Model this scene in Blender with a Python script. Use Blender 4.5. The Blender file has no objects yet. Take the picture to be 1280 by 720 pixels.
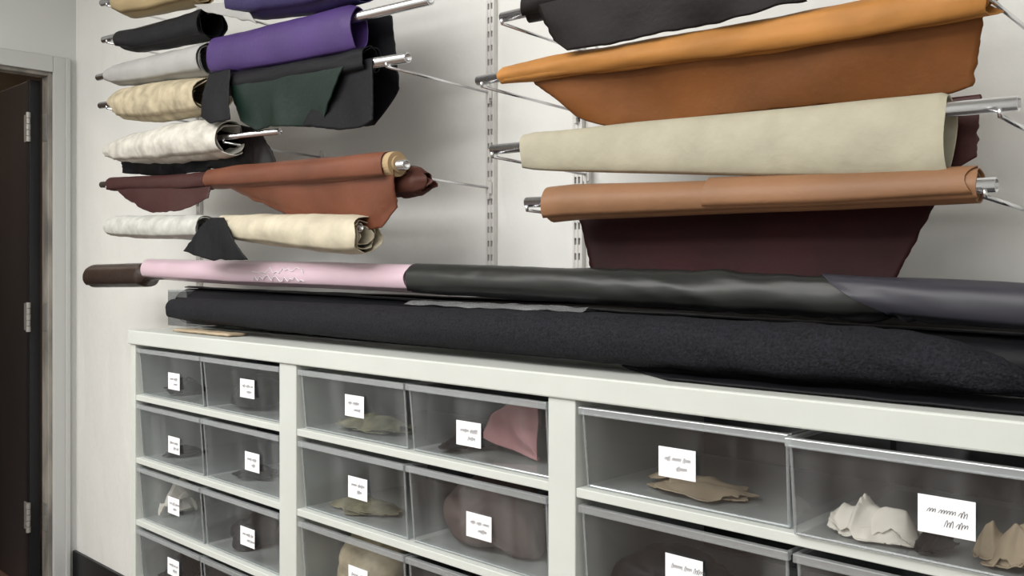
import bpy, bmesh, math, random
from mathutils import Vector, noise
scene=bpy.context.scene; C=scene.collection
scene.view_settings.view_transform='Standard'
F=1150.0; HY=338.0; H=1.3; PW=1.5
beta=math.atan2(1205.0,F); c=math.cos(beta); s=math.sin(beta)
def P(px,py,y):
    u=(px-640)/F; dx=-c+u*s; dy=s+u*c; t=(y+PW)/dy
    return Vector((t*dx,y,H+t*(HY-py)/F))
def depth(px,y):
    u=(px-640)/F; return (y+PW)/(s+u*c)
def XP(px,py,X):
    u=(px-640)/F; dx=-c+u*s; dy=s+u*c; t=X/dx
    return Vector((X,-PW+t*dy,H+t*(HY-py)/F))
def nz(*a): return noise.noise(Vector(a))
def lerp_list(pts,x):
    if x<=pts[0][0]: return pts[0][1:]
    for a,b in zip(pts,pts[1:]):
        if x<=b[0]:
            k=(x-a[0])/(b[0]-a[0])
            return tuple(p+(q-p)*k for p,q in zip(a[1:],b[1:]))
    return pts[-1][1:]
# ---------- materials
def mat(name,col,rough=.5,metal=0,bump=0,bscale=40,var=0,vscale=6,spec=.35,coat=0,stretch=None,dist=.003,crease=0):
    m=bpy.data.materials.new(name); m.use_nodes=True; nt=m.node_tree; N=nt.nodes; L=nt.links
    b=N['Principled BSDF']; b.inputs['Roughness'].default_value=rough; b.inputs['Metallic'].default_value=metal
    b.inputs['Specular IOR Level'].default_value=spec
    b.inputs['Base Color'].default_value=(*col,1)
    if coat: b.inputs['Coat Weight'].default_value=coat; b.inputs['Coat Roughness'].default_value=.2
    tc=N.new('ShaderNodeTexCoord'); mp=N.new('ShaderNodeMapping'); L.new(tc.outputs['Object'],mp.inputs['Vector'])
    if stretch: mp.inputs['Scale'].default_value=stretch
    if var:
        n=N.new('ShaderNodeTexNoise'); n.inputs['Scale'].default_value=vscale; n.inputs['Detail'].default_value=5; L.new(mp.outputs[0],n.inputs['Vector'])
        r=N.new('ShaderNodeValToRGB'); L.new(n.outputs['Fac'],r.inputs[0]); L.new(r.outputs[0],b.inputs['Base Color'])
        r.color_ramp.elements[0].position=.32; r.color_ramp.elements[1].position=.68
        r.color_ramp.elements[0].color=(*[max(0,x*(1-var)) for x in col],1); r.color_ramp.elements[1].color=(*[min(1,x*(1+var)) for x in col],1)
    if bump:
        n2=N.new('ShaderNodeTexNoise'); n2.inputs['Scale'].default_value=bscale; n2.inputs['Detail'].default_value=6; L.new(mp.outputs[0],n2.inputs['Vector'])
        bp=N.new('ShaderNodeBump'); bp.inputs['Strength'].default_value=bump; bp.inputs['Distance'].default_value=dist
        L.new(n2.outputs['Fac'],bp.inputs['Height']); L.new(bp.outputs[0],b.inputs['Normal'])
        if crease:
            n3=N.new('ShaderNodeTexNoise'); n3.noise_type='RIDGED_MULTIFRACTAL'; n3.inputs['Scale'].default_value=7; n3.inputs['Detail'].default_value=3; n3.inputs['Distortion'].default_value=.6
            L.new(mp.outputs[0],n3.inputs['Vector'])
            b3=N.new('ShaderNodeBump'); b3.inputs['Strength'].default_value=crease; b3.inputs['Distance'].default_value=.006
            L.new(n3.outputs['Fac'],b3.inputs['Height']); L.new(b3.outputs[0],bp.inputs['Normal'])
    return m
def plastic(name,tint,milk,g0,g1,rough=.1,refl_streak=0):
    m=bpy.data.materials.new(name); m.use_nodes=True; nt=m.node_tree; N=nt.nodes; L=nt.links
    N.remove(N['Principled BSDF']); out=N['Material Output']
    t=N.new('ShaderNodeBsdfTransparent'); t.inputs[0].default_value=(*tint,1)
    d=N.new('ShaderNodeBsdfDiffuse'); d.inputs[0].default_value=(.75,.77,.78,1)
    g=N.new('ShaderNodeBsdfGlossy'); g.inputs['Roughness'].default_value=rough; g.inputs[0].default_value=(.9,.93,.95,1)
    m1=N.new('ShaderNodeMixShader'); m1.inputs[0].default_value=milk; L.new(t.outputs[0],m1.inputs[1]); L.new(d.outputs[0],m1.inputs[2])
    if refl_streak:  # milky bands painted into the plastic imitate streaky reflections
        tc=N.new('ShaderNodeTexCoord'); mp=N.new('ShaderNodeMapping'); mp.inputs['Scale'].default_value=(9,3,1.2); mp.inputs['Rotation'].default_value=(0,.5,0)
        L.new(tc.outputs['Object'],mp.inputs['Vector'])
        n=N.new('ShaderNodeTexNoise'); n.inputs['Scale'].default_value=1.3; n.inputs['Detail'].default_value=3; L.new(mp.outputs[0],n.inputs['Vector'])
        mr=N.new('ShaderNodeMapRange'); mr.inputs['From Min'].default_value=.47; mr.inputs['From Max'].default_value=.75; mr.inputs['To Min'].default_value=milk; mr.inputs['To Max'].default_value=milk+refl_streak
        L.new(n.outputs['Fac'],mr.inputs['Value']); L.new(mr.outputs[0],m1.inputs[0])
    lw=N.new('ShaderNodeLayerWeight'); lw.inputs['Blend'].default_value=.5
    pw=N.new('ShaderNodeMath'); pw.operation='POWER'; pw.inputs[1].default_value=4; L.new(lw.outputs['Facing'],pw.inputs[0])
    ma=N.new('ShaderNodeMath'); ma.operation='MULTIPLY_ADD'; ma.inputs[1].default_value=g1; ma.inputs[2].default_value=g0; L.new(pw.outputs[0],ma.inputs[0])
    m2=N.new('ShaderNodeMixShader'); L.new(ma.outputs[0],m2.inputs[0]); L.new(m1.outputs[0],m2.inputs[1]); L.new(g.outputs[0],m2.inputs[2])
    L.new(m2.outputs[0],out.inputs[0]); return m
M={}
M['wall']=mat('wall_paint',(.79,.79,.765),.75,bump=.5,bscale=3.0,var=.025,vscale=1.6,stretch=(1.8,1,.8),dist=.03)
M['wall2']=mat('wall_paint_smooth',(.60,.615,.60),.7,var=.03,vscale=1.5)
M['trim']=mat('trim_paint',(.49,.50,.49),.4)
M['jamb']=mat('worn_jamb',(.24,.225,.20),.6,var=.45,vscale=14,stretch=(1,1,.3))
M['floor']=mat('floor_vinyl',(.12,.075,.055),.4,var=.3,vscale=8)
M['ceil']=mat('ceiling_paint',(.80,.80,.79),.9)
M['base']=mat('baseboard_black',(.010,.010,.012),.4)
M['cab']=mat('cabinet_paint',(.54,.56,.53),.5,bump=.05,bscale=30,var=.03)
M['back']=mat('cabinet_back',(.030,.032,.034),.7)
M['metal']=mat('chrome',(.72,.72,.74),.24,1)
M['steel']=mat('painted_steel',(.68,.67,.65),.45,.2)
M['hinge']=mat('dull_hinge',(.36,.35,.33),.5,.6)
M['hole']=mat('slot_shadow',(.42,.41,.40),.8)
M['door']=mat('door_wood',(.024,.020,.020),.4,bump=.1,bscale=12,var=.2,vscale=5,stretch=(1,1,.2))
M['hallwall']=mat('hall_wall',(.20,.15,.10),.7,var=.1)
M['clear']=plastic('clear_plastic',(.80,.81,.82),.014,.065,.4,.07,refl_streak=.10)
M['smoky']=plastic('smoky_plastic',(.55,.56,.57),.10,.06,.4,.07)
M['edge']=plastic('clear_plastic_edge',(.80,.83,.84),.22,.12,.5)  # whitened plastic, so bin edges carry bright highlights in their colour
M['paper']=mat('label_paper',(.84,.84,.87),.6)
M['ink']=mat('ink',(.10,.10,.11),.5)
def lea(n,col,rough=.58,bump=.25,bscale=90,var=.12,spec=.3,crease=.22,**k): M[n]=mat(n,col,rough,bump=bump,bscale=bscale,var=var,spec=spec,crease=crease,**k)
lea('black',(.006,.006,.008),.55,spec=.18)
lea('darkbrown',(.008,.006,.006),.5,spec=.15)
lea('goldbrown',(.34,.26,.14))
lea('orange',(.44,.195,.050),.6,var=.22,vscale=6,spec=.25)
lea('orangeshade',(.150,.054,.014),.62,var=.32,vscale=5,spec=.2)  # shaded copy of orange: the hanging flap's shade is put into its colour
lea('cream',(.38,.355,.27),.66,var=.10,vscale=14,bump=.5,bscale=60,crease=.12)
lea('tan',(.25,.128,.066),.5,var=.14)
lea('maroon',(.019,.0032,.004),.6,spec=.12,var=.4)
lea('maroon2',(.045,.012,.011),.55)
lea('navy',(.030,.021,.085),.5)
lea('purple',(.062,.033,.140),.5,var=.15)
lea('grey',(.36,.36,.35),.65,bump=.4)
lea('green',(.004,.014,.010),.42,spec=.25)
lea('beige',(.42,.36,.25),.75,bump=.7,bscale=45,var=.3,vscale=26)
lea('white',(.52,.50,.45),.75,bump=.6,bscale=30,var=.22,vscale=30)
lea('scrapwhite',(.72,.68,.60),.75,bump=.4,bscale=30,var=.12,vscale=20)
lea('greywhite',(.49,.49,.46),.7,bump=.5,bscale=30,var=.18,vscale=30)
lea('rust',(.155,.052,.027),.5,var=.18)
lea('rustdark',(.075,.024,.016),.55,var=.2)
lea('ivory',(.52,.47,.36),.62,var=.14,vscale=20)
lea('pink',(.62,.46,.53),.32,coat=.25,bump=.1,bscale=15,var=.06,crease=.06)
lea('blackfilm',(.014,.015,.014),.38,bump=.35,bscale=14,spec=.4)
lea('slate',(.034,.033,.043),.42,bump=.3,bscale=14,spec=.35,crease=.4)
lea('weave',(.0085,.0085,.0120),.75,bump=1.0,bscale=300,var=.7,vscale=230,spec=.2,dist=.0025,crease=.1)
lea('brownroll',(.03,.018,.014),.35,spec=.4)
lea('card',(.40,.32,.22),.7)
lea('moss',(.20,.19,.12),.75,bump=.6,var=.35,vscale=30)
lea('rose',(.42,.21,.215),.6,crease=.1)
lea('chest',(.10,.073,.066),.65)
lea('coremat',(.42,.30,.17),.8)
# ---------- mesh helpers
def link(name,bm,m,parent=None,smooth=False,solid=0,bevel=0):
    me=bpy.data.meshes.new(name)
    if not solid: bmesh.ops.recalc_face_normals(bm,faces=bm.faces)
    bm.to_mesh(me); bm.free()
    if smooth:
        for p in me.polygons: p.use_smooth=True
    me.materials.append(m); o=bpy.data.objects.new(name,me); C.objects.link(o)
    if parent: o.parent=parent; o.matrix_parent_inverse=parent.matrix_basis.inverted()
    if solid:
        md=o.modifiers.new('s','SOLIDIFY'); md.thickness=solid; md.offset=0
    if bevel:
        md=o.modifiers.new('b','BEVEL'); md.width=bevel; md.segments=2
    return o
def tag(o,label,cat,group=None):
    o['label']=label; o['category']=cat
    if group: o['group']=group
    return o
def thing(name,loc,label,cat,group=None):
    o=bpy.data.objects.new(name,None); C.objects.link(o); o.location=loc; o.empty_display_size=.05
    return tag(o,label,cat,group)
def box(bm,x0,x1,y0,y1,z0,z1):
    v=[bm.verts.new(p) for p in ((x0,y0,z0),(x1,y0,z0),(x1,y1,z0),(x0,y1,z0),(x0,y0,z1),(x1,y0,z1),(x1,y1,z1),(x0,y1,z1))]
    for f in ((0,3,2,1),(4,5,6,7),(0,1,5,4),(1,2,6,5),(2,3,7,6),(3,0,4,7)): bm.faces.new([v[i] for i in f])
def quad(bm,*pts): bm.faces.new([bm.verts.new(p) for p in pts])
def tube(bm,a,b,r,n=16,inner=0,r2=None):
    a=Vector(a); b=Vector(b); d=(b-a).normalized(); up=Vector((0,0,1)) if abs(d.z)<.9 else Vector((1,0,0))
    e=d.cross(up).normalized(); g=d.cross(e); r2=r if r2 is None else r2
    def ring(p,rr): return [bm.verts.new(p+e*rr*math.cos(k*2*math.pi/n)+g*rr*math.sin(k*2*math.pi/n)) for k in range(n)]
    R1,R2=ring(a,r),ring(b,r2)
    def br(A,B):
        for k in range(n): bm.faces.new((A[k],A[(k+1)%n],B[(k+1)%n],B[k]))
    br(R1,R2)
    if inner:
        I1,I2=ring(a,inner),ring(b,inner); br(I1,R1); br(R2,I2)
        J1=ring(a+d*.04,inner); br(J1,I1); bm.faces.new(J1)
        J2=ring(b-d*.04,inner); br(I2,J2); bm.faces.new(list(reversed(J2)))
    else:
        bm.faces.new(R1); bm.faces.new(R2)
def struct(name,bm,m,bevel=0,parent=None):
    o=link(name,bm,m,bevel=bevel,parent=parent)
    if not parent: o['kind']='structure'
    return o
# ---------- room
XL=-3.91; XR=1.3; YF=-3.6; ZC=2.75; TW=.055
bm=bmesh.new(); box(bm,XL-2.2,XR+.1,YF-.1,1.2,-.1,0); struct('floor',bm,M['floor'])
bm=bmesh.new(); box(bm,XL-2.2,XR+.1,YF-.1,1.2,ZC,ZC+.1); struct('ceiling',bm,M['ceil'])
bm=bmesh.new(); box(bm,XL,XR+.1,0,.1,0,ZC); struct('wall_back',bm,M['wall'])
bm=bmesh.new(); box(bm,XR,XR+.1,YF,0,0,ZC); struct('wall_right',bm,M['wall2'])
bm=bmesh.new(); box(bm,XL,XR,YF-.1,YF,0,ZC); struct('wall_front',bm,M['wall2'])
jy=XP(66,300,XL).y; dtop=XP(66,90,XL).z; dw=.86
bm=bmesh.new(); box(bm,XL-TW,XL,jy,.1,0,ZC); box(bm,XL-TW,XL,jy-dw,jy,dtop,ZC); box(bm,XL-TW,XL,YF-.1,jy-dw,0,ZC); struct('wall_left',bm,M['wall2'])
bm=bmesh.new(); box(bm,XL-2.2,XL-2.1,YF,1.2,0,ZC); box(bm,XL-2.1,XL-TW,1.1,1.2,0,ZC); box(bm,XL-2.1,XL-TW,YF-.1,YF,0,ZC);struct('wall_hall',bm,M['hallwall'])
bm=bmesh.new(); w=.062
box(bm,XL,XL+.014,jy-.003,jy+w,0,dtop+w); box(bm,XL,XL+.014,jy-dw-w,jy-dw+.003,0,dtop+w); box(bm,XL,XL+.014,jy-dw+.003,jy-.003,dtop-.003,dtop+w)
box(bm,XL+.014,XL+.022,jy+w-.018,jy+w,0,dtop+w)
struct('trim_1',bm,M['trim'],.003)
bm=bmesh.new(); box(bm,XL-TW-.01,XL-.001,jy-.018,jy-.0005,0,dtop); box(bm,XL-TW-.01,XL-.001,jy-dw+.0005,jy-dw+.018,0,dtop); box(bm,XL-TW-.01,XL-.001,jy-dw+.018,jy-.018,dtop-.018,dtop-.0005)
struct('trim_2',bm,M['jamb'],.002)
xh=XL-TW
dr=bpy.data.objects.new('door_1',None); C.objects.link(dr); dr.location=(xh-.015,jy-.03,0); dr['kind']='structure'
bm=bmesh.new(); y1=jy-.022; y0=y1-.04; xa=xh-.018
box(bm,xa-.8,xa-.012,y0,y1,.01,dtop-.03)
link('door_leaf',bm,M['door'],dr,bevel=.003)
bm=bmesh.new(); box(bm,xa-.0115,xa,y0-.001,y1,.01,dtop-.03); box(bm,xa-.03,xa-.0115,y0-.003,y0-.0004,.01,dtop-.03); link('edge_strip',bm,M['base'],dr,bevel=.001)
for py in (160,396,645):
    z=XP(50,py,xh).z
    bm=bmesh.new()
    for k in range(5):
        tube(bm,(xh-.006,y0-.010,z-.06+.024*k+.001),(xh-.006,y0-.010,z-.06+.024*k+.023),.009 if k%2==0 else .0082,12)
    box(bm,xh+.002,xh+.046,jy-.0215,jy-.0185,z-.055,z+.055); box(bm,xa-.05,xa-.001,y0-.0055,y0-.0032,z-.055,z+.055)
    for k in (-.035,0,.035):
        tube(bm,(xh+.03,jy-.0215,z+k),(xh+.03,jy-.023,z+k),.004,8); tube(bm,(xa-.03,y0-.0055,z+k),(xa-.03,y0-.007,z+k),.004,8)
    link('hinge',bm,M['hinge'],dr)
hz=H-(632-HY)*4.15/F
bm=bmesh.new(); tube(bm,(xa-.66,y0,hz),(xa-.66,y0-.012,hz),.018,16); tube(bm,(xa-.66,y0-.012,hz),(xa-.66,y0-.045,hz),.008,10); tube(bm,(xa-.665,y0-.045,hz),(xa-.58,y0-.045,hz-.01),.008,10); link('door_stop',bm,M['metal'],dr)
bm=bmesh.new(); box(bm,XL,-2.9,-.015,0,0,XP(95,688,-3.9).z); struct('baseboard_back',bm,M['base'],.003)
# ---------- cabinet
FY=-.40
def FX(px): return P(px,0,FY).x
def FZ(px,py): return P(px,py,FY).z
ctop=FZ(165,412.5); zr=FZ(165,430)
zs=[FZ(165,496),FZ(165,574),FZ(165,651)]
pitch=(zs[0]-zs[2])/2
while zs[-1]-pitch>.12: zs.append(zs[-1]-pitch)
x0=FX(163); d1=(FX(349),FX(370)); d2=(FX(685),FX(719)); W=d2[0]-d1[1]; d3=(d2[1]+W,d2[1]+W+.05); x1=d3[1]
L0=x0+.03
cab=thing('storage_cabinet',((x0+x1)/2,-.2,0),'pale grey-green wooden cubby cabinet full of clear bins along the wall','cabinet')
for a,b in ((x0,L0),d1,d2,(x1-.05,x1)):
    bm=bmesh.new(); box(bm,a,b,FY,-.01,0,zr); link('upright',bm,M['cab'],cab,bevel=.002)
bm=bmesh.new(); box(bm,x0-.006,x1+.006,FY-.006,-.008,zr,ctop); link('top_board',bm,M['cab'],cab,bevel=.003)
cub=[(L0,d1[0]),(d1[1],d2[0]),(d2[1],d3[0])]
th=.0075
for a,b in cub:
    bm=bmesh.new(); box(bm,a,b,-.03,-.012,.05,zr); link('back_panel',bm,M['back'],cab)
    for z in zs:
        bm=bmesh.new(); box(bm,a,b,FY+.002,-.03,z-th,z+th); link('shelf',bm,M['cab'],cab,bevel=.0015)
    bm=bmesh.new(); box(bm,a,b,FY+.03,-.03,0,.08); link('kick_board',bm,M['cab'],cab)
# ---------- bins
def ribbon(bm,pts,w,y):
    for (ax,az),(bx_,bz) in zip(pts,pts[1:]):
        dx,dz=bx_-ax,bz-az; l=math.hypot(dx,dz) or 1; nx,nz_=-dz/l*w,dx/l*w
        quad(bm,(ax+nx,y,az+nz_),(bx_+nx,y,bz+nz_),(bx_-nx,y,bz-nz_),(ax-nx,y,az-nz_))
def scribble(bm,xc,zc,w,seed,y,lw=.0003,h=.0024):
    rd=random.Random(seed); x=xc-w/2
    while x<xc+w/2:
        n=rd.randint(3,7); pts=[]
        tall=[1.9 if rd.random()<.25 else 1 for _ in range(n+1)]
        for k in range(n*8+1):
            t=k/8; j=int(t)
            pts.append((x+t*.0030-.0012*math.cos(t*2*math.pi),zc+h*(tall[min(j,n)])*max(-.8,math.sin(t*2*math.pi-1.2))))
        ribbon(bm,pts,lw,y); x+=n*.0030+.0035
colname=['left','middle','right']; rown=['top','second','third','fourth']; hn=['left','right']
def drawer(ci,ri,hi,lab,pull=0.0):
    a,b=cub[ci]; mid=(a+b)/2; g=.004
    X0,X1=(a+g,mid-g/2) if hi==0 else (mid+g/2,b-g)
    zb=zs[ri]+th; zt=(zr if ri==0 else zs[ri-1]-th)-.010
    yf=FY+.004-pull; yb=-.05-pull
    t=thing('clear_bin',((X0+X1)/2,(yf+yb)/2,zb),'clear plastic bin in the %s cubby column, %s row, %s of its pair'%(colname[ci],rown[ri],hn[hi]),'storage bin','clear plastic bins in the cabinet')
    bm=bmesh.new(); i=.006; e=.001; q=.008
    fb=yf+.014; ft=yf+.004
    quad(bm,(X0+q,fb,zb+e),(X1-q,fb,zb+e),(X1-q,yb,zb+e),(X0+q,yb,zb+e))
    quad(bm,(X0+q,fb,zb+e),(X1-q,fb,zb+e),(X1-i,ft,zt),(X0+i,ft,zt))
    quad(bm,(X0+q,yb,zb+e),(X1-q,yb,zb+e),(X1-i,yb,zt),(X0+i,yb,zt))
    quad(bm,(X0+q,fb,zb+e),(X0+q,yb,zb+e),(X0+i,yb,zt),(X0+i,ft,zt))
    quad(bm,(X1-q,fb,zb+e),(X1-q,yb,zb+e),(X1-i,yb,zt),(X1-i,ft,zt))
    link('tray',bm,M['clear'],t)
    bm=bmesh.new()
    box(bm,X0+.001,X1-.001,yf-.004,yf+.006,zt-.012,zt)
    box(bm,X0+.001,X0+i+.001,yf+.006,yb,zt-.006,zt); box(bm,X1-i-.001,X1-.001,yf+.006,yb,zt-.006,zt); box(bm,X0+i,X1-i,yb-.004,yb,zt-.006,zt)
    link('rim',bm,M['edge'],t,bevel=.0015)
    bm=bmesh.new()
    for xx,d in ((X0+i,.002),(X1-i,-.002)): tube(bm,(xx,ft,zt-.012),(xx+d,fb,zb+.002),.0022,6)
    tube(bm,(X0+q,fb,zb+.003),(X1-q,fb,zb+.003),.002,6)
    link('corner_highlight_edge',bm,M['edge'],t)
    px,py=lab; p=P(px,py,yf); w2,h2=.031,.0215; p.x=min(max(p.x,X0+.045),X1-.045)
    frac=(p.z-zb)/(zt-zb); yl=fb+(ft-fb)*frac-.0045
    bm=bmesh.new(); box(bm,p.x-w2,p.x+w2,yl-.0006,yl,p.z-h2,p.z+h2)
    lb=link('label_card',bm,M['paper'],t)
    bm=bmesh.new(); sd=ci*100+ri*10+hi
    scribble(bm,p.x,p.z+.005,.040,sd,yl-.001); scribble(bm,p.x+.008,p.z-.008,.018,sd+5,yl-.001)
    link('handwriting',bm,M['ink'],lb)
    return X0,X1,zb+.002,zt
labels={(0,0,0):(215,477),(0,0,1):(307,486),(0,1,0):(215,557),(0,1,1):(313,578),(0,2,0):(215,633),(0,2,1):(307,672),(0,3,0):(215,710),(0,3,1):(307,760),
(1,0,0):(441,508),(1,0,1):(583,543),(1,1,0):(445,611),(1,1,1):(596,659),(1,2,0):(445,724),(1,2,1):(590,770),
(2,0,0):(844,580),(2,0,1):(1181,647),(2,1,0):(853,716),(2,1,1):(1181,800)}
def scraps(xc,yc,zb,sx,sy,sz,m,seed,label,n=3,fr=1.0):
    rd=random.Random(seed*13+1); bm=bmesh.new(); N_=44
    for l in range(n):
        w_=rd.uniform(.62,.85); ox=(-1+2*(l+.5)/n)*(1-w_)*1.2; oy=rd.uniform(-1,1)*(1-w_); ang=rd.uniform(-.5,.5)+(0 if l%2 else 3.1)
        tl=rd.uniform(-.35,.35); G=[]; hl=rd.uniform(.65,1.0)
        o_=Vector((seed*3.17+l*5.1,seed*1.71,l*2.3))
        for i in range(N_+1):
            row=[]
            for j in range(N_+1):
                u=i/N_*2-1; v=j/N_*2-1
                k=1/max(1,(abs(u)**3+abs(v)**3)**(1/3))
                a=math.atan2(v,u); e=1+.42*nz(math.cos(a)*1.6,math.sin(a)*1.6,seed+l)+.06*nz(math.cos(a)*6,math.sin(a)*6,seed+l)
                uu,vv=u*k*e,v*k*e
                x=(uu*math.cos(ang)-vv*math.sin(ang)); y=(uu*math.sin(ang)+vv*math.cos(ang))
                q=Vector((x*fr*1.1,y*fr*.35,0))+o_; wv=Vector((noise.noise(q),noise.noise(q+Vector((7,3,1))),0))
                q2=q+wv*.5
                r1=max(0,1-abs(noise.noise(q2*1.0))*2.6); n1=noise.noise(q2*.9+Vector((3,3,3)))
                rr=min(1,math.hypot(x,y))
                h=.42*(1-rr**2)+(1-.6*rr**2)*(.22*r1*r1)+tl*x*.40+.06+.32*n1+.16*(y+.6)*(1-rr)
                X=xc+(ox+x*w_+wv.x*.05)*sx; Y=yc+(oy+y*w_+wv.y*.05)*sy
                row.append(bm.verts.new((X,Y,zb+.001+max(.0,h)*hl*sz*1.15+l*.0012)))
            G.append(row)
        for i in range(N_):
            for j in range(N_): bm.faces.new((G[i][j],G[i+1][j],G[i+1][j+1],G[i][j+1]))
    o=link('leather_scrap',bm,m,smooth=True,solid=.0014); return tag(o,label,'leather','leather scraps inside the bins')
def folded(xc,yc,zb,sx,sy,sz,m,seed,label):
    bm=bmesh.new(); G=[]
    for i in range(61):
        a=i/60; row=[]
        R=1.0*(1-.12*a+.10*nz(a*3,seed,0))
        for j in range(31):
            r=j/30*R
            xx=.8-r*math.cos(math.radians(14)+a*1.2)*1.7
            zz=r*math.sin(math.radians(10)+a*1.35)
            yy=(.5+.5*math.sin(a*7.0+.6))*r*sy*.32-.2*sy+.012*nz(a*2.5,r*2,seed)
            row.append(bm.verts.new((xc+xx*sx,yc+yy,zb+.002+max(0,zz)*sz)))
        G.append(row)
    for i in range(60):
        for j in range(30): bm.faces.new((G[i][j],G[i+1][j],G[i+1][j+1],G[i][j+1]))
    o=link('leather_scrap',bm,m,smooth=True,solid=.002); return tag(o,label,'leather','leather scraps inside the bins')
def dome(xc,yc,zb,sx,sy,sz,m,seed,label):
    bm=bmesh.new(); bmesh.ops.create_icosphere(bm,subdivisions=5,radius=1)
    for v in bm.verts:
        p=v.co.copy(); k=1+.34*noise.noise(p*1.1+Vector((seed,0,0)))
        w1=nz(p.x*1.5,p.y*1.5,seed+3)
        cr=0
        for q_,ph in ((.5,.15),(-.7,.3),(.1,-.35)):
            cr+=.07*max(0,1-abs(p.x*q_+p.z*.7-ph+.22*w1)*8)
        z=max(-.25,p.z)*k-cr
        v.co=Vector((xc+p.x*k*sx,yc+p.y*(k-cr)*sy,zb+(z+.25)/1.3*sz))
    zm=min(v.co.z for v in bm.verts)
    for v in bm.verts: v.co.z+=zb+.001-zm
    o=link('leather_scrap',bm,m,smooth=True); return tag(o,label,'leather','leather scraps inside the bins')
cont={
(0,0,0):[('black',176,242,.4,'s','black')],(0,0,1):[('black',260,340,.55,'d','black')],
(0,1,0):[('black',178,240,.2,'s','black')],(0,1,1):[('black',262,338,.22,'s','black')],
(0,2,0):[('scrapwhite',178,230,.75,'s','crumpled off-white')],(0,2,1):[('black',260,336,.5,'d','black')],
(0,3,0):[('black',178,242,.5,'s','black')],(0,3,1):[('black',260,340,.5,'s','black')],
(1,0,0):[('moss',388,508,.26,'s','muted green and tan')],(1,0,1):[('black',520,612,.35,'s','black'),('rose',590,692,.93,'f','dusty pink folded')],
(1,1,0):[('moss',425,500,.15,'s','thin muted green')],(1,1,1):[('chest',542,676,.82,'d','bulky brown-grey')],
(1,2,0):[('beige',376,500,.80,'d','cream tan')],(1,2,1):[('black',530,670,.6,'d','black')],
(2,0,0):[('card',800,950,.20,'s','flat folded tan')],(2,0,1):[('scrapwhite',940,1160,.50,'s','crumpled off-white'),('black',1145,1195,.25,'s','black'),('card',1210,1320,.40,'s','tan suede')],
(2,1,0):[('black',755,935,.45,'d','black')],(2,1,1):[('black',1000,1250,.5,'s','black')]}
for k in labels:
    X0,X1,zb,zt=drawer(*k,labels[k],pull=.022 if k==(2,0,1) else 0)
    for n_,(m,pa,pb,hf,kd,wd_) in enumerate(cont[k]):
        front=(k==(2,0,1)); yy=-.348 if front else -.295; sy=.044 if front else .06
        a=max(P(pa,0,yy).x,X0+.014); b=min(P(pb,0,yy).x,X1-.022)
        fn={'s':scraps,'d':dome,'f':folded}[kd]
        fn((a+b)/2,yy,zb+.001,(b-a)/2*.95,sy,(zt-zb)*hf,M[m],sum(k)*7+k[0]*3+k[2]+n_*11,'%s leather in the %s column, %s row, %s bin'%(wd_,colname[k[0]],rown[k[1]],hn[k[2]]))
# ---------- wall tracks
def track(X,z0,z1,label,wd=.026):
    t=thing('wall_track',(X,-.004,z0),label,'shelf track','slotted wall tracks')
    bm=bmesh.new(); n=int((z1-z0)/.032)
    for xx in (X-wd/2,X-.002,X+wd/2-.005): box(bm,xx,xx+(.005 if xx!=X-.002 else .004),-.012,-.001,z0,z1)
    for i in range(n+1):
        z=z0+i*.032; box(bm,X-wd/2+.005,X-.002,-.011,-.007,z,min(z1,z+.018)); box(bm,X+.002,X+wd/2-.005,-.011,-.007,z,min(z1,z+.018))
    link('slotted_strip',bm,M['steel'],t)
    bm=bmesh.new(); box(bm,X-wd/2+.005,X-.002,-.003,-.001,z0,z1); box(bm,X+.002,X+wd/2-.005,-.003,-.001,z0,z1); link('track_back',bm,M['hole'],t)
XT1=P(617,0,0).x; XT2=P(726,0,0).x; XT0=-2.86; XT3=-.34; XTM=-2.15
track(XT1,1.24,2.6,'slotted steel wall track in the bare gap between the hide racks')
track(XT2,1.24,2.6,'slotted steel wall track behind the left end of the orange and cream hides')
track(XT0,1.24,2.6,'slotted steel wall track behind the far left rolls')
track(XTM,1.8,2.6,'slotted steel wall track behind the purple and dark green hides')
track(XT3,1.24,2.6,'slotted steel wall track at the right end of the wall')
def bracket(X,y,z,label,rise=.012):
    t=thing('rod_bracket',(X,0,z),label,'bracket','rod arms on the wall tracks')
    bm=bmesh.new(); tube(bm,(X,-.016,z-rise-.004),(X,y-.010,z-.004),.0030,10); tube(bm,(X,y-.010,z-.006),(X,y-.013,z+.005),.0030,10); link('arm',bm,M['metal'],t,smooth=True)
    bm=bmesh.new(); box(bm,X-.003,X+.003,-.020,-.010,z-rise-.03,z-rise+.015); box(bm,X-.008,X+.008,-.018,-.0125,z-rise-.018,z-rise+.010); link('mount_plate',bm,M['steel'],t,bevel=.001)
def rod(pl,pr,y,label,r=.0105,group='metal rods holding hides'):
    a=P(pl[0],pl[1],y); b=P(pr[0],pr[1],y)
    bm=bmesh.new(); tube(bm,a,b,r,20,inner=r*.8)
    o=link('hanging_rod',bm,M['metal'],smooth=False)
    for p in o.data.polygons: p.use_smooth=len(p.vertices)==4
    tag(o,label,'rod',group)
    return a,b
def rodz(a,b,X): k=(X-a.x)/(b.x-a.x); return a.z+(b.z-a.z)*k
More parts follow.
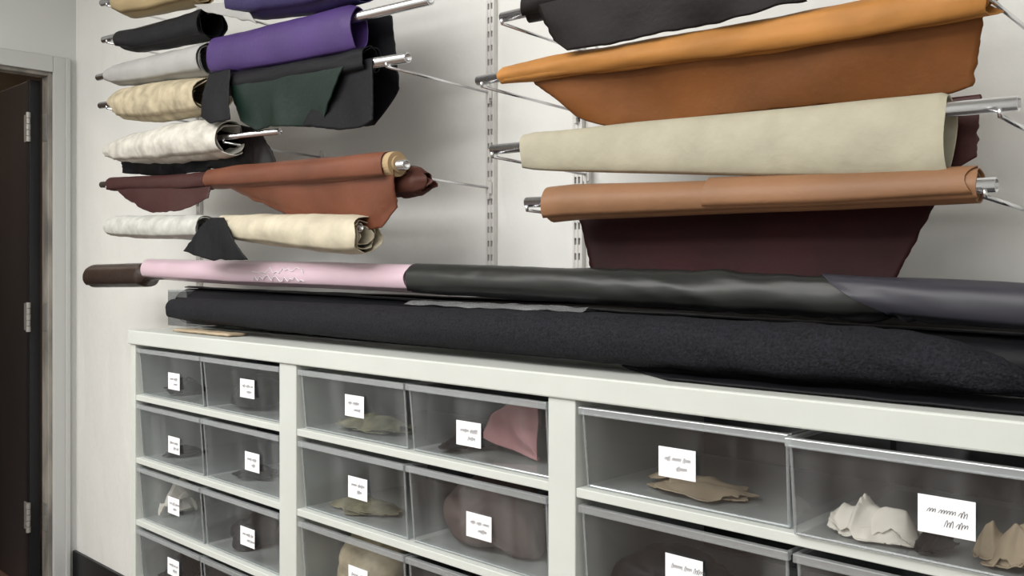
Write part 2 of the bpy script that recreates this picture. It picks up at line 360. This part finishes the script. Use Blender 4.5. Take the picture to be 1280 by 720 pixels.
# ---------- hides
def roll_bm(pts,y,turns=2.2,amp=.002,seed=0,rag=.008,taper=.14,n=80,a0=None,fr=7,ysq=1,skew=0,wrk=0,wr2=0):
    W=[]
    for (x,t,b) in pts:
        yy=(t+b)/2; p=P(x,yy,y); r=(b-t)/2*depth(x,y)/F*.97; W.append((p.x,p.z,r))
    X0,X1=W[0][0],W[-1][0]; bm=bmesh.new(); rows=[]; K=int(26*turns)
    a0=-math.pi*.75 if a0 is None else a0
    for i in range(n+1):
        e=i/n; e=.5-.5*math.cos(e*math.pi)
        X=X0+(X1-X0)*e; zc,r=lerp_list(W,X); row=[]
        ef=(1-min(1,e/.12))**2; er=(1-min(1,(1-e)/.12))**2; es=(1-min(1,e/.4))
        for k in range(K+1):
            tt=k/26; a=a0-tt*2*math.pi
            rr=r*(1-taper*tt)+amp*(nz(X*fr,math.cos(a)*1.5+tt,math.sin(a)*1.5+seed*5.3)*1.5+.5*nz(X*fr*3,math.cos(a)*3,math.sin(a)*3+seed))
            if wrk: rr+=wrk*es*(abs(nz((X*9+math.sin(a)*1.2),math.cos(a)*.6,seed*2.2)))
            if wr2: rr+=wr2*(e**2)*(abs(nz(X*14+math.sin(a)*1.6,math.cos(a)*.5,seed*1.3))*1.6-.2)
            xo=rag*(-ef*nz(tt*4,seed,1)-er*nz(tt*4,seed,7))*1.8+(ef-er)*tt*.004+skew*es*math.sin(a)
            row.append(bm.verts.new((X+xo,y+rr*math.cos(a)*ysq,zc+rr*math.sin(a))))
        rows.append(row)
    for i in range(n):
        for k in range(K): bm.faces.new((rows[i][k],rows[i+1][k],rows[i+1][k+1],rows[i][k+1]))
    return bm
def roll(pts,y,m,parent=None,name='rolled_hide',**k):
    return link(name,roll_bm(pts,y,**k),m,parent,smooth=True,solid=.002)
def drape(top,bot,y,m,parent=None,name='hanging_flap',amp=.012,seed=0,cols=60,rows=26,freq=7,lean=0,rag=.004,cap=.0):
    bm=bmesh.new(); G=[]
    for i in range(cols+1):
        u=i/cols; row=[]
        xt=top[0][0]+(top[-1][0]-top[0][0])*u; xb=bot[0][0]+(bot[-1][0]-bot[0][0])*u
        a=P(xt,lerp_list(top,xt)[0],y); b=P(xb,lerp_list(bot,xb)[0],y)
        for j in range(rows+1):
            v=j/rows; p=a.lerp(b,v)
            f=amp*(v**.8)*(nz(p.x*freq,v*.8,seed*3.3)*1.6+.35*nz(p.x*freq*2.6,v*1.6,seed*2.1))
            p.y+=f+lean*v-cap*math.sin(math.pi*min(1,v*1.2))
            p.z+=rag*v*nz(p.x*30,seed,3); p.x+=rag*nz(u*3,v*9,seed)*(1 if i in(0,cols) else .3)
            row.append(bm.verts.new(p))
        G.append(row)
    for i in range(cols):
        for j in range(rows): bm.faces.new((G[i][j],G[i+1][j],G[i+1][j+1],G[i][j+1]))
    return link(name,bm,m,parent,smooth=True,solid=.002)
def hide(pts,y,label,cat='leather roll',group='hides on the wall rods'):
    p=P(pts[0],pts[1],y); return thing('leather_hide',p,label,cat,group)
YR=-.28; YL=-.30
specs=[((628,22),(1150,-100),'top rod behind the dark brown hide'),
((598,101),(1250,-18),'rod through the orange hide'),
((616,187),(1274,129),'rod through the cream hide, thick end bare at right'),
((659,253),(1246,231),'rod inside the light brown roll')]
sh=['dark brown hide','orange hide','cream hide','light brown roll']
for (pl,pr,lb),w2_ in zip(specs,sh):
    a,b=rod(pl,pr,YR,'steel '+lb,r=.0095)
    for X,w_ in ((XT2,'left'),(XT3,'right')):
        X2=max(min(X,b.x-.01),a.x+.01)
        bracket(X2,YR,rodz(a,b,X2)-.011,'thin steel arm under the %s end of the %s rod'%(w_,w2_))
lspecs=[((128,4),(420,-60),'top left rod above the black roll','top left'),
((130,50),(470,-38),'rod of the black and navy rolls','black and navy'),
((123,97),(538,0),'rod of the grey and purple rolls','grey and purple'),
((126,132),(510,72),'rod of the beige and dark green hides','beige and green'),
((132,188),(350,164),'rod of the crumpled off-white hide','off-white'),
((128,231),(508,206),'rod of the maroon and rust hides','maroon and rust'),
((138,286),(450,284),'rod of the ivory rolls just above the pink roll','ivory')]
for i,(pl,pr,lb,w2_) in enumerate(lspecs):
    a,b=rod(pl,pr,YL,'steel '+lb,r=.0105 if i!=4 else .007)
    for X,w_ in ((XT0,'left'),(XT1 if i in (3,5) else XTM,'right')):
        X2=max(min(X,b.x-.01),a.x+.01)
        bracket(X2,YL,rodz(a,b,X2)-.011,'thin steel arm under the %s part of the %s rod'%(w_,w2_))
# right hides
h=hide((820,0),YR,'black-brown hide hanging at the top of the right rack')
roll([(664,-16,30),(985,-95,-30),(1130,-130,-60)],YR,M['darkbrown'],h,seed=1)
drape([(666,-5),(1000,-70)],[(690,50),(712,64),(760,57),(850,36),(940,20),(1010,0)],YR-.03,M['darkbrown'],h,seed=1,amp=.012)
h=hide((900,60),YR,'bright orange-tan hide draped over a rod on the right rack')
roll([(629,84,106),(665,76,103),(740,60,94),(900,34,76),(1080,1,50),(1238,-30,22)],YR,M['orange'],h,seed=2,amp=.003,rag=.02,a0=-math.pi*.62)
drape([(655,92),(740,80),(900,58),(1080,30),(1232,2)],[(690,126),(712,146),(745,156),(830,148),(900,140),(1050,126),(1170,113),(1205,105)],YR+.004,M['orangeshade'],h,seed=3,amp=.014,lean=.03,freq=5)
h=hide((900,180),YR,'pale grey-beige hide draped as a full roll, widening to the right')
roll([(655,169,211),(670,165,214),(700,163,216),(800,152,219),(950,137,223),(1100,121,226),(1180,113,228),(1189,116,224)],YR,M['cream'],h,seed=4,amp=.0012,turns=1.25,rag=.003,taper=.05,fr=3,ysq=.42,a0=-math.pi*.6)
h=hide((1200,180),-.23,'dark maroon leather edge hanging behind the right end of the cream hide')
drape([(1120,130),(1226,118)],[(1125,226),(1185,218),(1222,196)],-.235,M['maroon2'],h,seed=5,amp=.006)
h=hide((900,250),YR,'smooth light brown leather rolled tight below the cream hide')
roll([(690,232,281),(720,229,278),(890,225,271),(1050,219,265),(1228,209,256)],YR,M['tan'],h,seed=6,amp=.001,fr=3,rag=.003,turns=2.8)
roll([(890,221,274),(1050,215,268),(1222,206,258)],YR,M['tan'],h,name='outer_flap',seed=8,amp=.001,turns=.6,a0=math.pi*1.15,fr=3)
h=hide((900,300),-.2,'very dark maroon hide hanging behind and below the light brown roll')
drape([(722,262),(1176,240)],[(757,345),(790,358),(900,362),(1060,362),(1122,362)],-.2,M['maroon'],h,seed=7,amp=.008,freq=5,lean=-.03)
# left hides
h=hide((200,0),YL,'golden cream roll at the very top left of the rack')
roll([(150,-12,18),(165,-14,25),(200,-22,20),(252,-38,8)],YL,M['goldbrown'],h,seed=9)
h=hide((210,45),YL,'black leather roll left of the navy hide, above the grey roll')
roll([(153,38,62),(175,34,68),(215,24,62),(266,8,52)],YL,M['black'],h,seed=10,amp=.003)
h=hide((375,-10),YL,'navy purple roll at the top, above the purple roll')
roll([(298,-22,24),(330,-28,28),(400,-40,20),(455,-60,6)],YL,M['navy'],h,seed=11)
h=hide((280,20),-.335,'grey backing flap folded at the left end of the navy roll')
drape([(243,6),(300,2)],[(255,14),(290,22),(322,29)],-.335,M['grey'],h,seed=12,amp=.004,cols=24,rows=8)
h=hide((200,85),YL,'light grey leather roll left of the purple roll')
roll([(137,86,103),(150,80,109),(200,67,107),(266,52,98)],YL,M['grey'],h,seed=13,amp=.002)
h=hide((360,50),YL-.005,'purple leather roll right of the light grey roll')
roll([(269,48,93),(300,40,92),(360,25,82),(440,6,68),(450,8,64)],YL-.005,M['purple'],h,seed=14,amp=.002,turns=1.3,taper=.06,ysq=.55,rag=.003,a0=-math.pi*.6)
h=hide((470,90),-.24,'black leather hanging behind the right end of the purple roll')
drape([(425,20),(470,10),(490,20)],[(424,140),(450,158),(470,158),(494,110)],-.24,M['black'],h,seed=15,amp=.016,freq=9)
h=hide((200,130),YL,'beige textured hide roll with ragged edge left of the dark green hide')
roll([(147,117,140),(160,110,153),(200,101,157),(266,95,147)],YL,M['beige'],h,seed=16,amp=.003,rag=.03)
h=hide((270,120),-.335,'black leather flap between the beige roll and the dark green hide')
drape([(262,92),(288,86)],[(254,146),(272,156),(292,150)],-.335,M['black'],h,seed=17,amp=.015,cols=20,lean=-.012)
h=hide((360,120),YL,'very dark green leather hide hanging loosely below the purple roll')
roll([(286,92,122),(360,78,112),(440,62,98),(466,57,92)],YL,M['black'],h,seed=18,amp=.003)
drape([(286,106),(360,94),(430,82)],[(294,150),(312,162),(330,158),(370,158),(396,158)],YL-.028,M['green'],h,seed=19,amp=.015,freq=7,lean=.012)
drape([(420,82),(466,72)],[(380,158),(420,162),(450,160),(466,150)],YL-.016,M['black'],h,name='dark_fold',seed=33,amp=.007,freq=7,cols=24)
h=hide((210,180),YL,'crumpled off-white hide roll in the middle of the left rack')
roll([(138,182,198),(155,171,206),(210,156,207),(262,149,203),(290,152,198)],YL,M['white'],h,seed=20,amp=.004,rag=.03,fr=12)
h=hide((310,190),-.27,'dark leather scrap at the right end of the crumpled off-white roll')
drape([(270,160),(300,156),(325,162)],[(262,210),(290,216),(345,205)],-.27,M['darkbrown'],h,seed=21,amp=.02,cols=30,freq=14)
h=hide((210,205),-.26,'black leather strip peeking out under the crumpled off-white roll')
drape([(150,196),(262,192)],[(146,216),(200,220),(262,214)],-.26,M['black'],h,seed=22,amp=.015,cols=30,rows=10)
h=hide((200,235),YL,'dark maroon hide hanging left of the rust brown hide')
roll([(140,222,240),(200,219,241),(264,214,238)],YL,M['maroon2'],h,seed=23)
drape([(142,232),(264,224)],[(155,248),(190,266),(225,264),(262,248)],YL-.018,M['maroon2'],h,seed=24,amp=.014,cols=36)
h=hide((380,240),YL,'rust brown hide with hanging flap and a tan roll core at its end')
roll([(266,211,238),(300,206,237),(400,197,232),(490,188,226)],YL,M['rust'],h,seed=25,amp=.002)
drape([(268,226),(380,216),(494,206)],[(280,236),(330,262),(370,277),(410,284),(440,287),(466,286),(488,258)],YL-.010,M['rust'],h,seed=26,amp=.012,lean=.03,cap=.006,freq=5)
bm=bmesh.new(); a=P(484,206,YL); b=P(497,205,YL); tube(bm,a,b,.026,24,inner=.017); link('roll_core',bm,M['coremat'],h)
roll([(480,204,244),(505,205,250),(526,207,249),(536,215,240)],YL+.045,M['rustdark'],h,name='edge_curl',seed=27,amp=.006,turns=1.25,rag=.03,ysq=.8,fr=14)
h=hide((200,285),YL,'small grey-white hide roll left of the yellower ivory roll')
roll([(142,272,296),(150,269,298),(200,268,301),(258,268,300)],YL,M['greywhite'],h,seed=28,amp=.0018,rag=.012)
h=hide((270,300),-.335,'black leather cloth draped between the grey-white and ivory rolls')
drape([(254,280),(264,272),(280,272)],[(232,314),(265,325),(312,325)],-.335,M['black'],h,seed=29,amp=.010,cols=30,lean=-.008,freq=14)
h=hide((370,290),YL,'yellowish ivory leather roll with a spiral end above the pink roll')
roll([(280,269,300),(340,266,310),(400,265,319),(440,265,324),(458,268,322)],YL,M['ivory'],h,seed=30,amp=.0025,turns=3.2,taper=.2,rag=.022)
# ---------- long rolls on the cabinet
YB=-.235
def longroll(pts,y,m,label,**k):
    o=roll(pts,y,m,name='fabric_roll',**k); return tag(o,label,'fabric roll','long rolls on top of the cabinet')
longroll([(119,330,361),(187,327,361),(189,335,351),(260,337,351)],YB,M['brownroll'],'glossy dark brown roll end sticking out left of the pink roll',seed=40,amp=.0012,turns=2.4,taper=.14,rag=.006)
pk=longroll([(188,323,350),(300,325,358),(420,327,363),(520,330,368)],YB,M['pink'],'pale pink plastic-wrapped roll lying on the cabinet',seed=41,amp=.0006,turns=2.5,taper=.12)
longroll([(521,328,369),(700,333,380),(900,338,393),(1050,344,400),(1110,350,401)],YB,M['blackfilm'],'glossy black roll lying between the pink and slate sections',seed=42,amp=.0015,turns=2.5,fr=9,n=140,wr2=.010)
longroll([(1080,344,400),(1180,348,408),(1290,353,417),(1420,360,426)],YB,M['slate'],'slate blue-grey roll continuing right of the glossy black roll',seed=43,amp=.0012,turns=2.5,skew=-.06,wrk=.014,n=120)
bm=bmesh.new()
rd=random.Random(5)
for w_ in range(2):
    pts=[]
    for k in range(20):
        px=330+k*3.4; py=338+w_*10+rd.uniform(-4,4)
        p=P(px,py,YB); zc=P(px,344,YB).z; rr=.0345; dz=max(-.03,min(.03,p.z-zc)); p.y=YB-math.sqrt(rr*rr-dz*dz)-.0012; pts.append(p)
    for a,b in zip(pts,pts[1:]): tube(bm,a,b,.0008,5)
link('faint_white_writing',bm,M['paper'],pk)
def vroll(x0,x1,y,zb,r0,r1,m,label,seed,turns=2.3,amp=.002):
    bm=bmesh.new(); n=70; K=int(26*turns); rows=[]
    for i in range(n+1):
        X=x0+(x1-x0)*i/n; row=[]; r=r0+(r1-r0)*i/n
        for k in range(K+1):
            tt=k/26; a=1.9-tt*2*math.pi; rr=r*(1-.13*tt)+amp*nz(X*8,math.cos(a)*1.5,math.sin(a)*1.5+seed)
            row.append(bm.verts.new((X,y+rr*math.cos(a),zb+r+.003+rr*math.sin(a))))
        rows.append(row)
    for i in range(n):
        for k in range(K): bm.faces.new((rows[i][k],rows[i+1][k],rows[i+1][k+1],rows[i][k+1]))
    o=link('fabric_roll',bm,m,smooth=True,solid=.002); return tag(o,label,'fabric roll','long rolls on top of the cabinet')
vroll(P(238,360,-.2).x,.15,-.200,ctop,.057,.036,M['black'],'matte black roll lying at the back beneath the pink and glossy black rolls',51)
vroll(P(262,360,-.1).x,.15,-.085,ctop,.052,.048,M['darkbrown'],'dark roll against the wall behind the others on the cabinet',52)
YFk=-.315
longroll([(218,373,399),(240,372,404),(300,374,411),(500,381,432),(740,389,456),(1000,402,480),(1130,410,489),(1200,424,493),(1262,448,495),(1290,470,497)],YFk,M['weave'],'long charcoal-black woven fabric roll along the cabinet front',seed=44,amp=.0012,turns=2.5,wr2=.006,n=120)
bm=bmesh.new(); G=[]
Xa=P(735,450,-.36).x
for i in range(61):
    X=Xa+(.25-Xa)*i/60; row=[]
    for j in range(9):
        v=j/8; yy=-.27-(.098+.012*nz(X*6,1,1))*min(1,(i/8))*v
        row.append(bm.verts.new((X,yy,ctop+.003+.003*(1-v)+.003*abs(nz(X*9,v*2,4)))))
    G.append(row)
for i in range(60):
    for j in range(8): bm.faces.new((G[i][j],G[i+1][j],G[i+1][j+1],G[i][j+1]))
o=link('leather_sheet',bm,M['black'],smooth=True,solid=.003); tag(o,'flat black leather sheet lying under the woven black roll','leather sheet')
bm=bmesh.new(); a=P(218,412,-.36); b=P(285,418,-.36)
G=[]
for i in range(25):
    X=a.x+(b.x-a.x)*i/24; row=[bm.verts.new((X,-.362+.012*nz(X*14,0,2)+.05*j/5,ctop+.0045+.0035*abs(nz(X*22,j*.7,5)))) for j in range(6)]; G.append(row)
for i in range(24):
    for j in range(5): bm.faces.new((G[i][j],G[i+1][j],G[i+1][j+1],G[i][j+1]))
o=link('leather_slab',bm,M['card'],smooth=True,solid=.006); tag(o,'tan leather sliver under the left end of the woven roll','leather slab')
t=thing('clear_box',(FX(185),-.2,ctop),'small smoky see-through plastic box at the left end of the cabinet top','box')
xa,xb=x0+.015,P(216,400,-.23).x+.0
bm=bmesh.new(); zt=ctop+.100; ya,yb_=-.245,-.12
for q in (((xa,ya,ctop+.002),(xb,ya,ctop+.002),(xb,ya,zt),(xa,ya,zt)),((xa,yb_,ctop+.002),(xb,yb_,ctop+.002),(xb,yb_,zt),(xa,yb_,zt)),((xa,ya,ctop+.002),(xa,yb_,ctop+.002),(xa,yb_,zt),(xa,ya,zt)),((xb,ya,ctop+.002),(xb,yb_,ctop+.002),(xb,yb_,zt),(xb,ya,zt)),((xa,ya,ctop+.002),(xb,ya,ctop+.002),(xb,yb_,ctop+.002),(xa,yb_,ctop+.002))): quad(bm,*q)
link('box_body',bm,M['smoky'],t)
bm=bmesh.new(); box(bm,xa-.003,xb+.003,ya-.003,yb_+.003,zt,zt+.006); link('lid',bm,M['edge'],t,bevel=.002)
bm=bmesh.new(); a=P(512,374,-.27); b=P(735,386,-.27)
G=[]
for i in range(31):
    X=a.x+(b.x-a.x)*i/30; row=[bm.verts.new((X,-.285+.04*j/5,a.z-.002*i/30-.004*nz(X*20,j*.6,2)-.010*abs(j-2.5)/2.5)) for j in range(6)]; G.append(row)
for i in range(30):
    for j in range(5): bm.faces.new((G[i][j],G[i+1][j],G[i+1][j+1],G[i][j+1]))
o=link('plastic_sleeve',bm,M['edge'],smooth=True); tag(o,'crinkled clear plastic sleeve wedged between the black rolls','plastic sleeve')
# ---------- lights
def area(loc,rot,sx,sy,e,col):
    l=bpy.data.lights.new('ceiling_lamp','AREA'); l.shape='RECTANGLE'; l.size=sx; l.size_y=sy; l.energy=e; l.color=col
    o=bpy.data.objects.new('ceiling_lamp',l); o.location=loc; o.rotation_euler=rot; C.objects.link(o)
area((-1.5,-1.8,ZC-.03),(0,0,0),2.6,.8,42,(1,.985,.955))
area((-1.0,-2.9,ZC-.03),(0,0,0),3.6,.9,106,(1,.985,.955))
area((-3.0,-2.5,ZC-.03),(0,0,0),.9,1.4,32,(1,.985,.955))
area((XL-1.1,-.9,ZC-.03),(0,0,0),.6,.6,12,(1,.85,.7))
w=bpy.data.worlds.new('World'); scene.world=w; w.use_nodes=True; w.node_tree.nodes['Background'].inputs[0].default_value=(.8,.85,.9,1); w.node_tree.nodes['Background'].inputs[1].default_value=.3
cam=bpy.data.cameras.new('Camera'); cam.sensor_width=36; cam.lens=F/1280*36; cam.shift_y=-(360-HY)/1280; cam.clip_start=.02
co=bpy.data.objects.new('Camera',cam); co.location=(0,-PW,H); co.rotation_euler=(math.radians(90),0,math.atan2(c,s)); C.objects.link(co); scene.camera=co
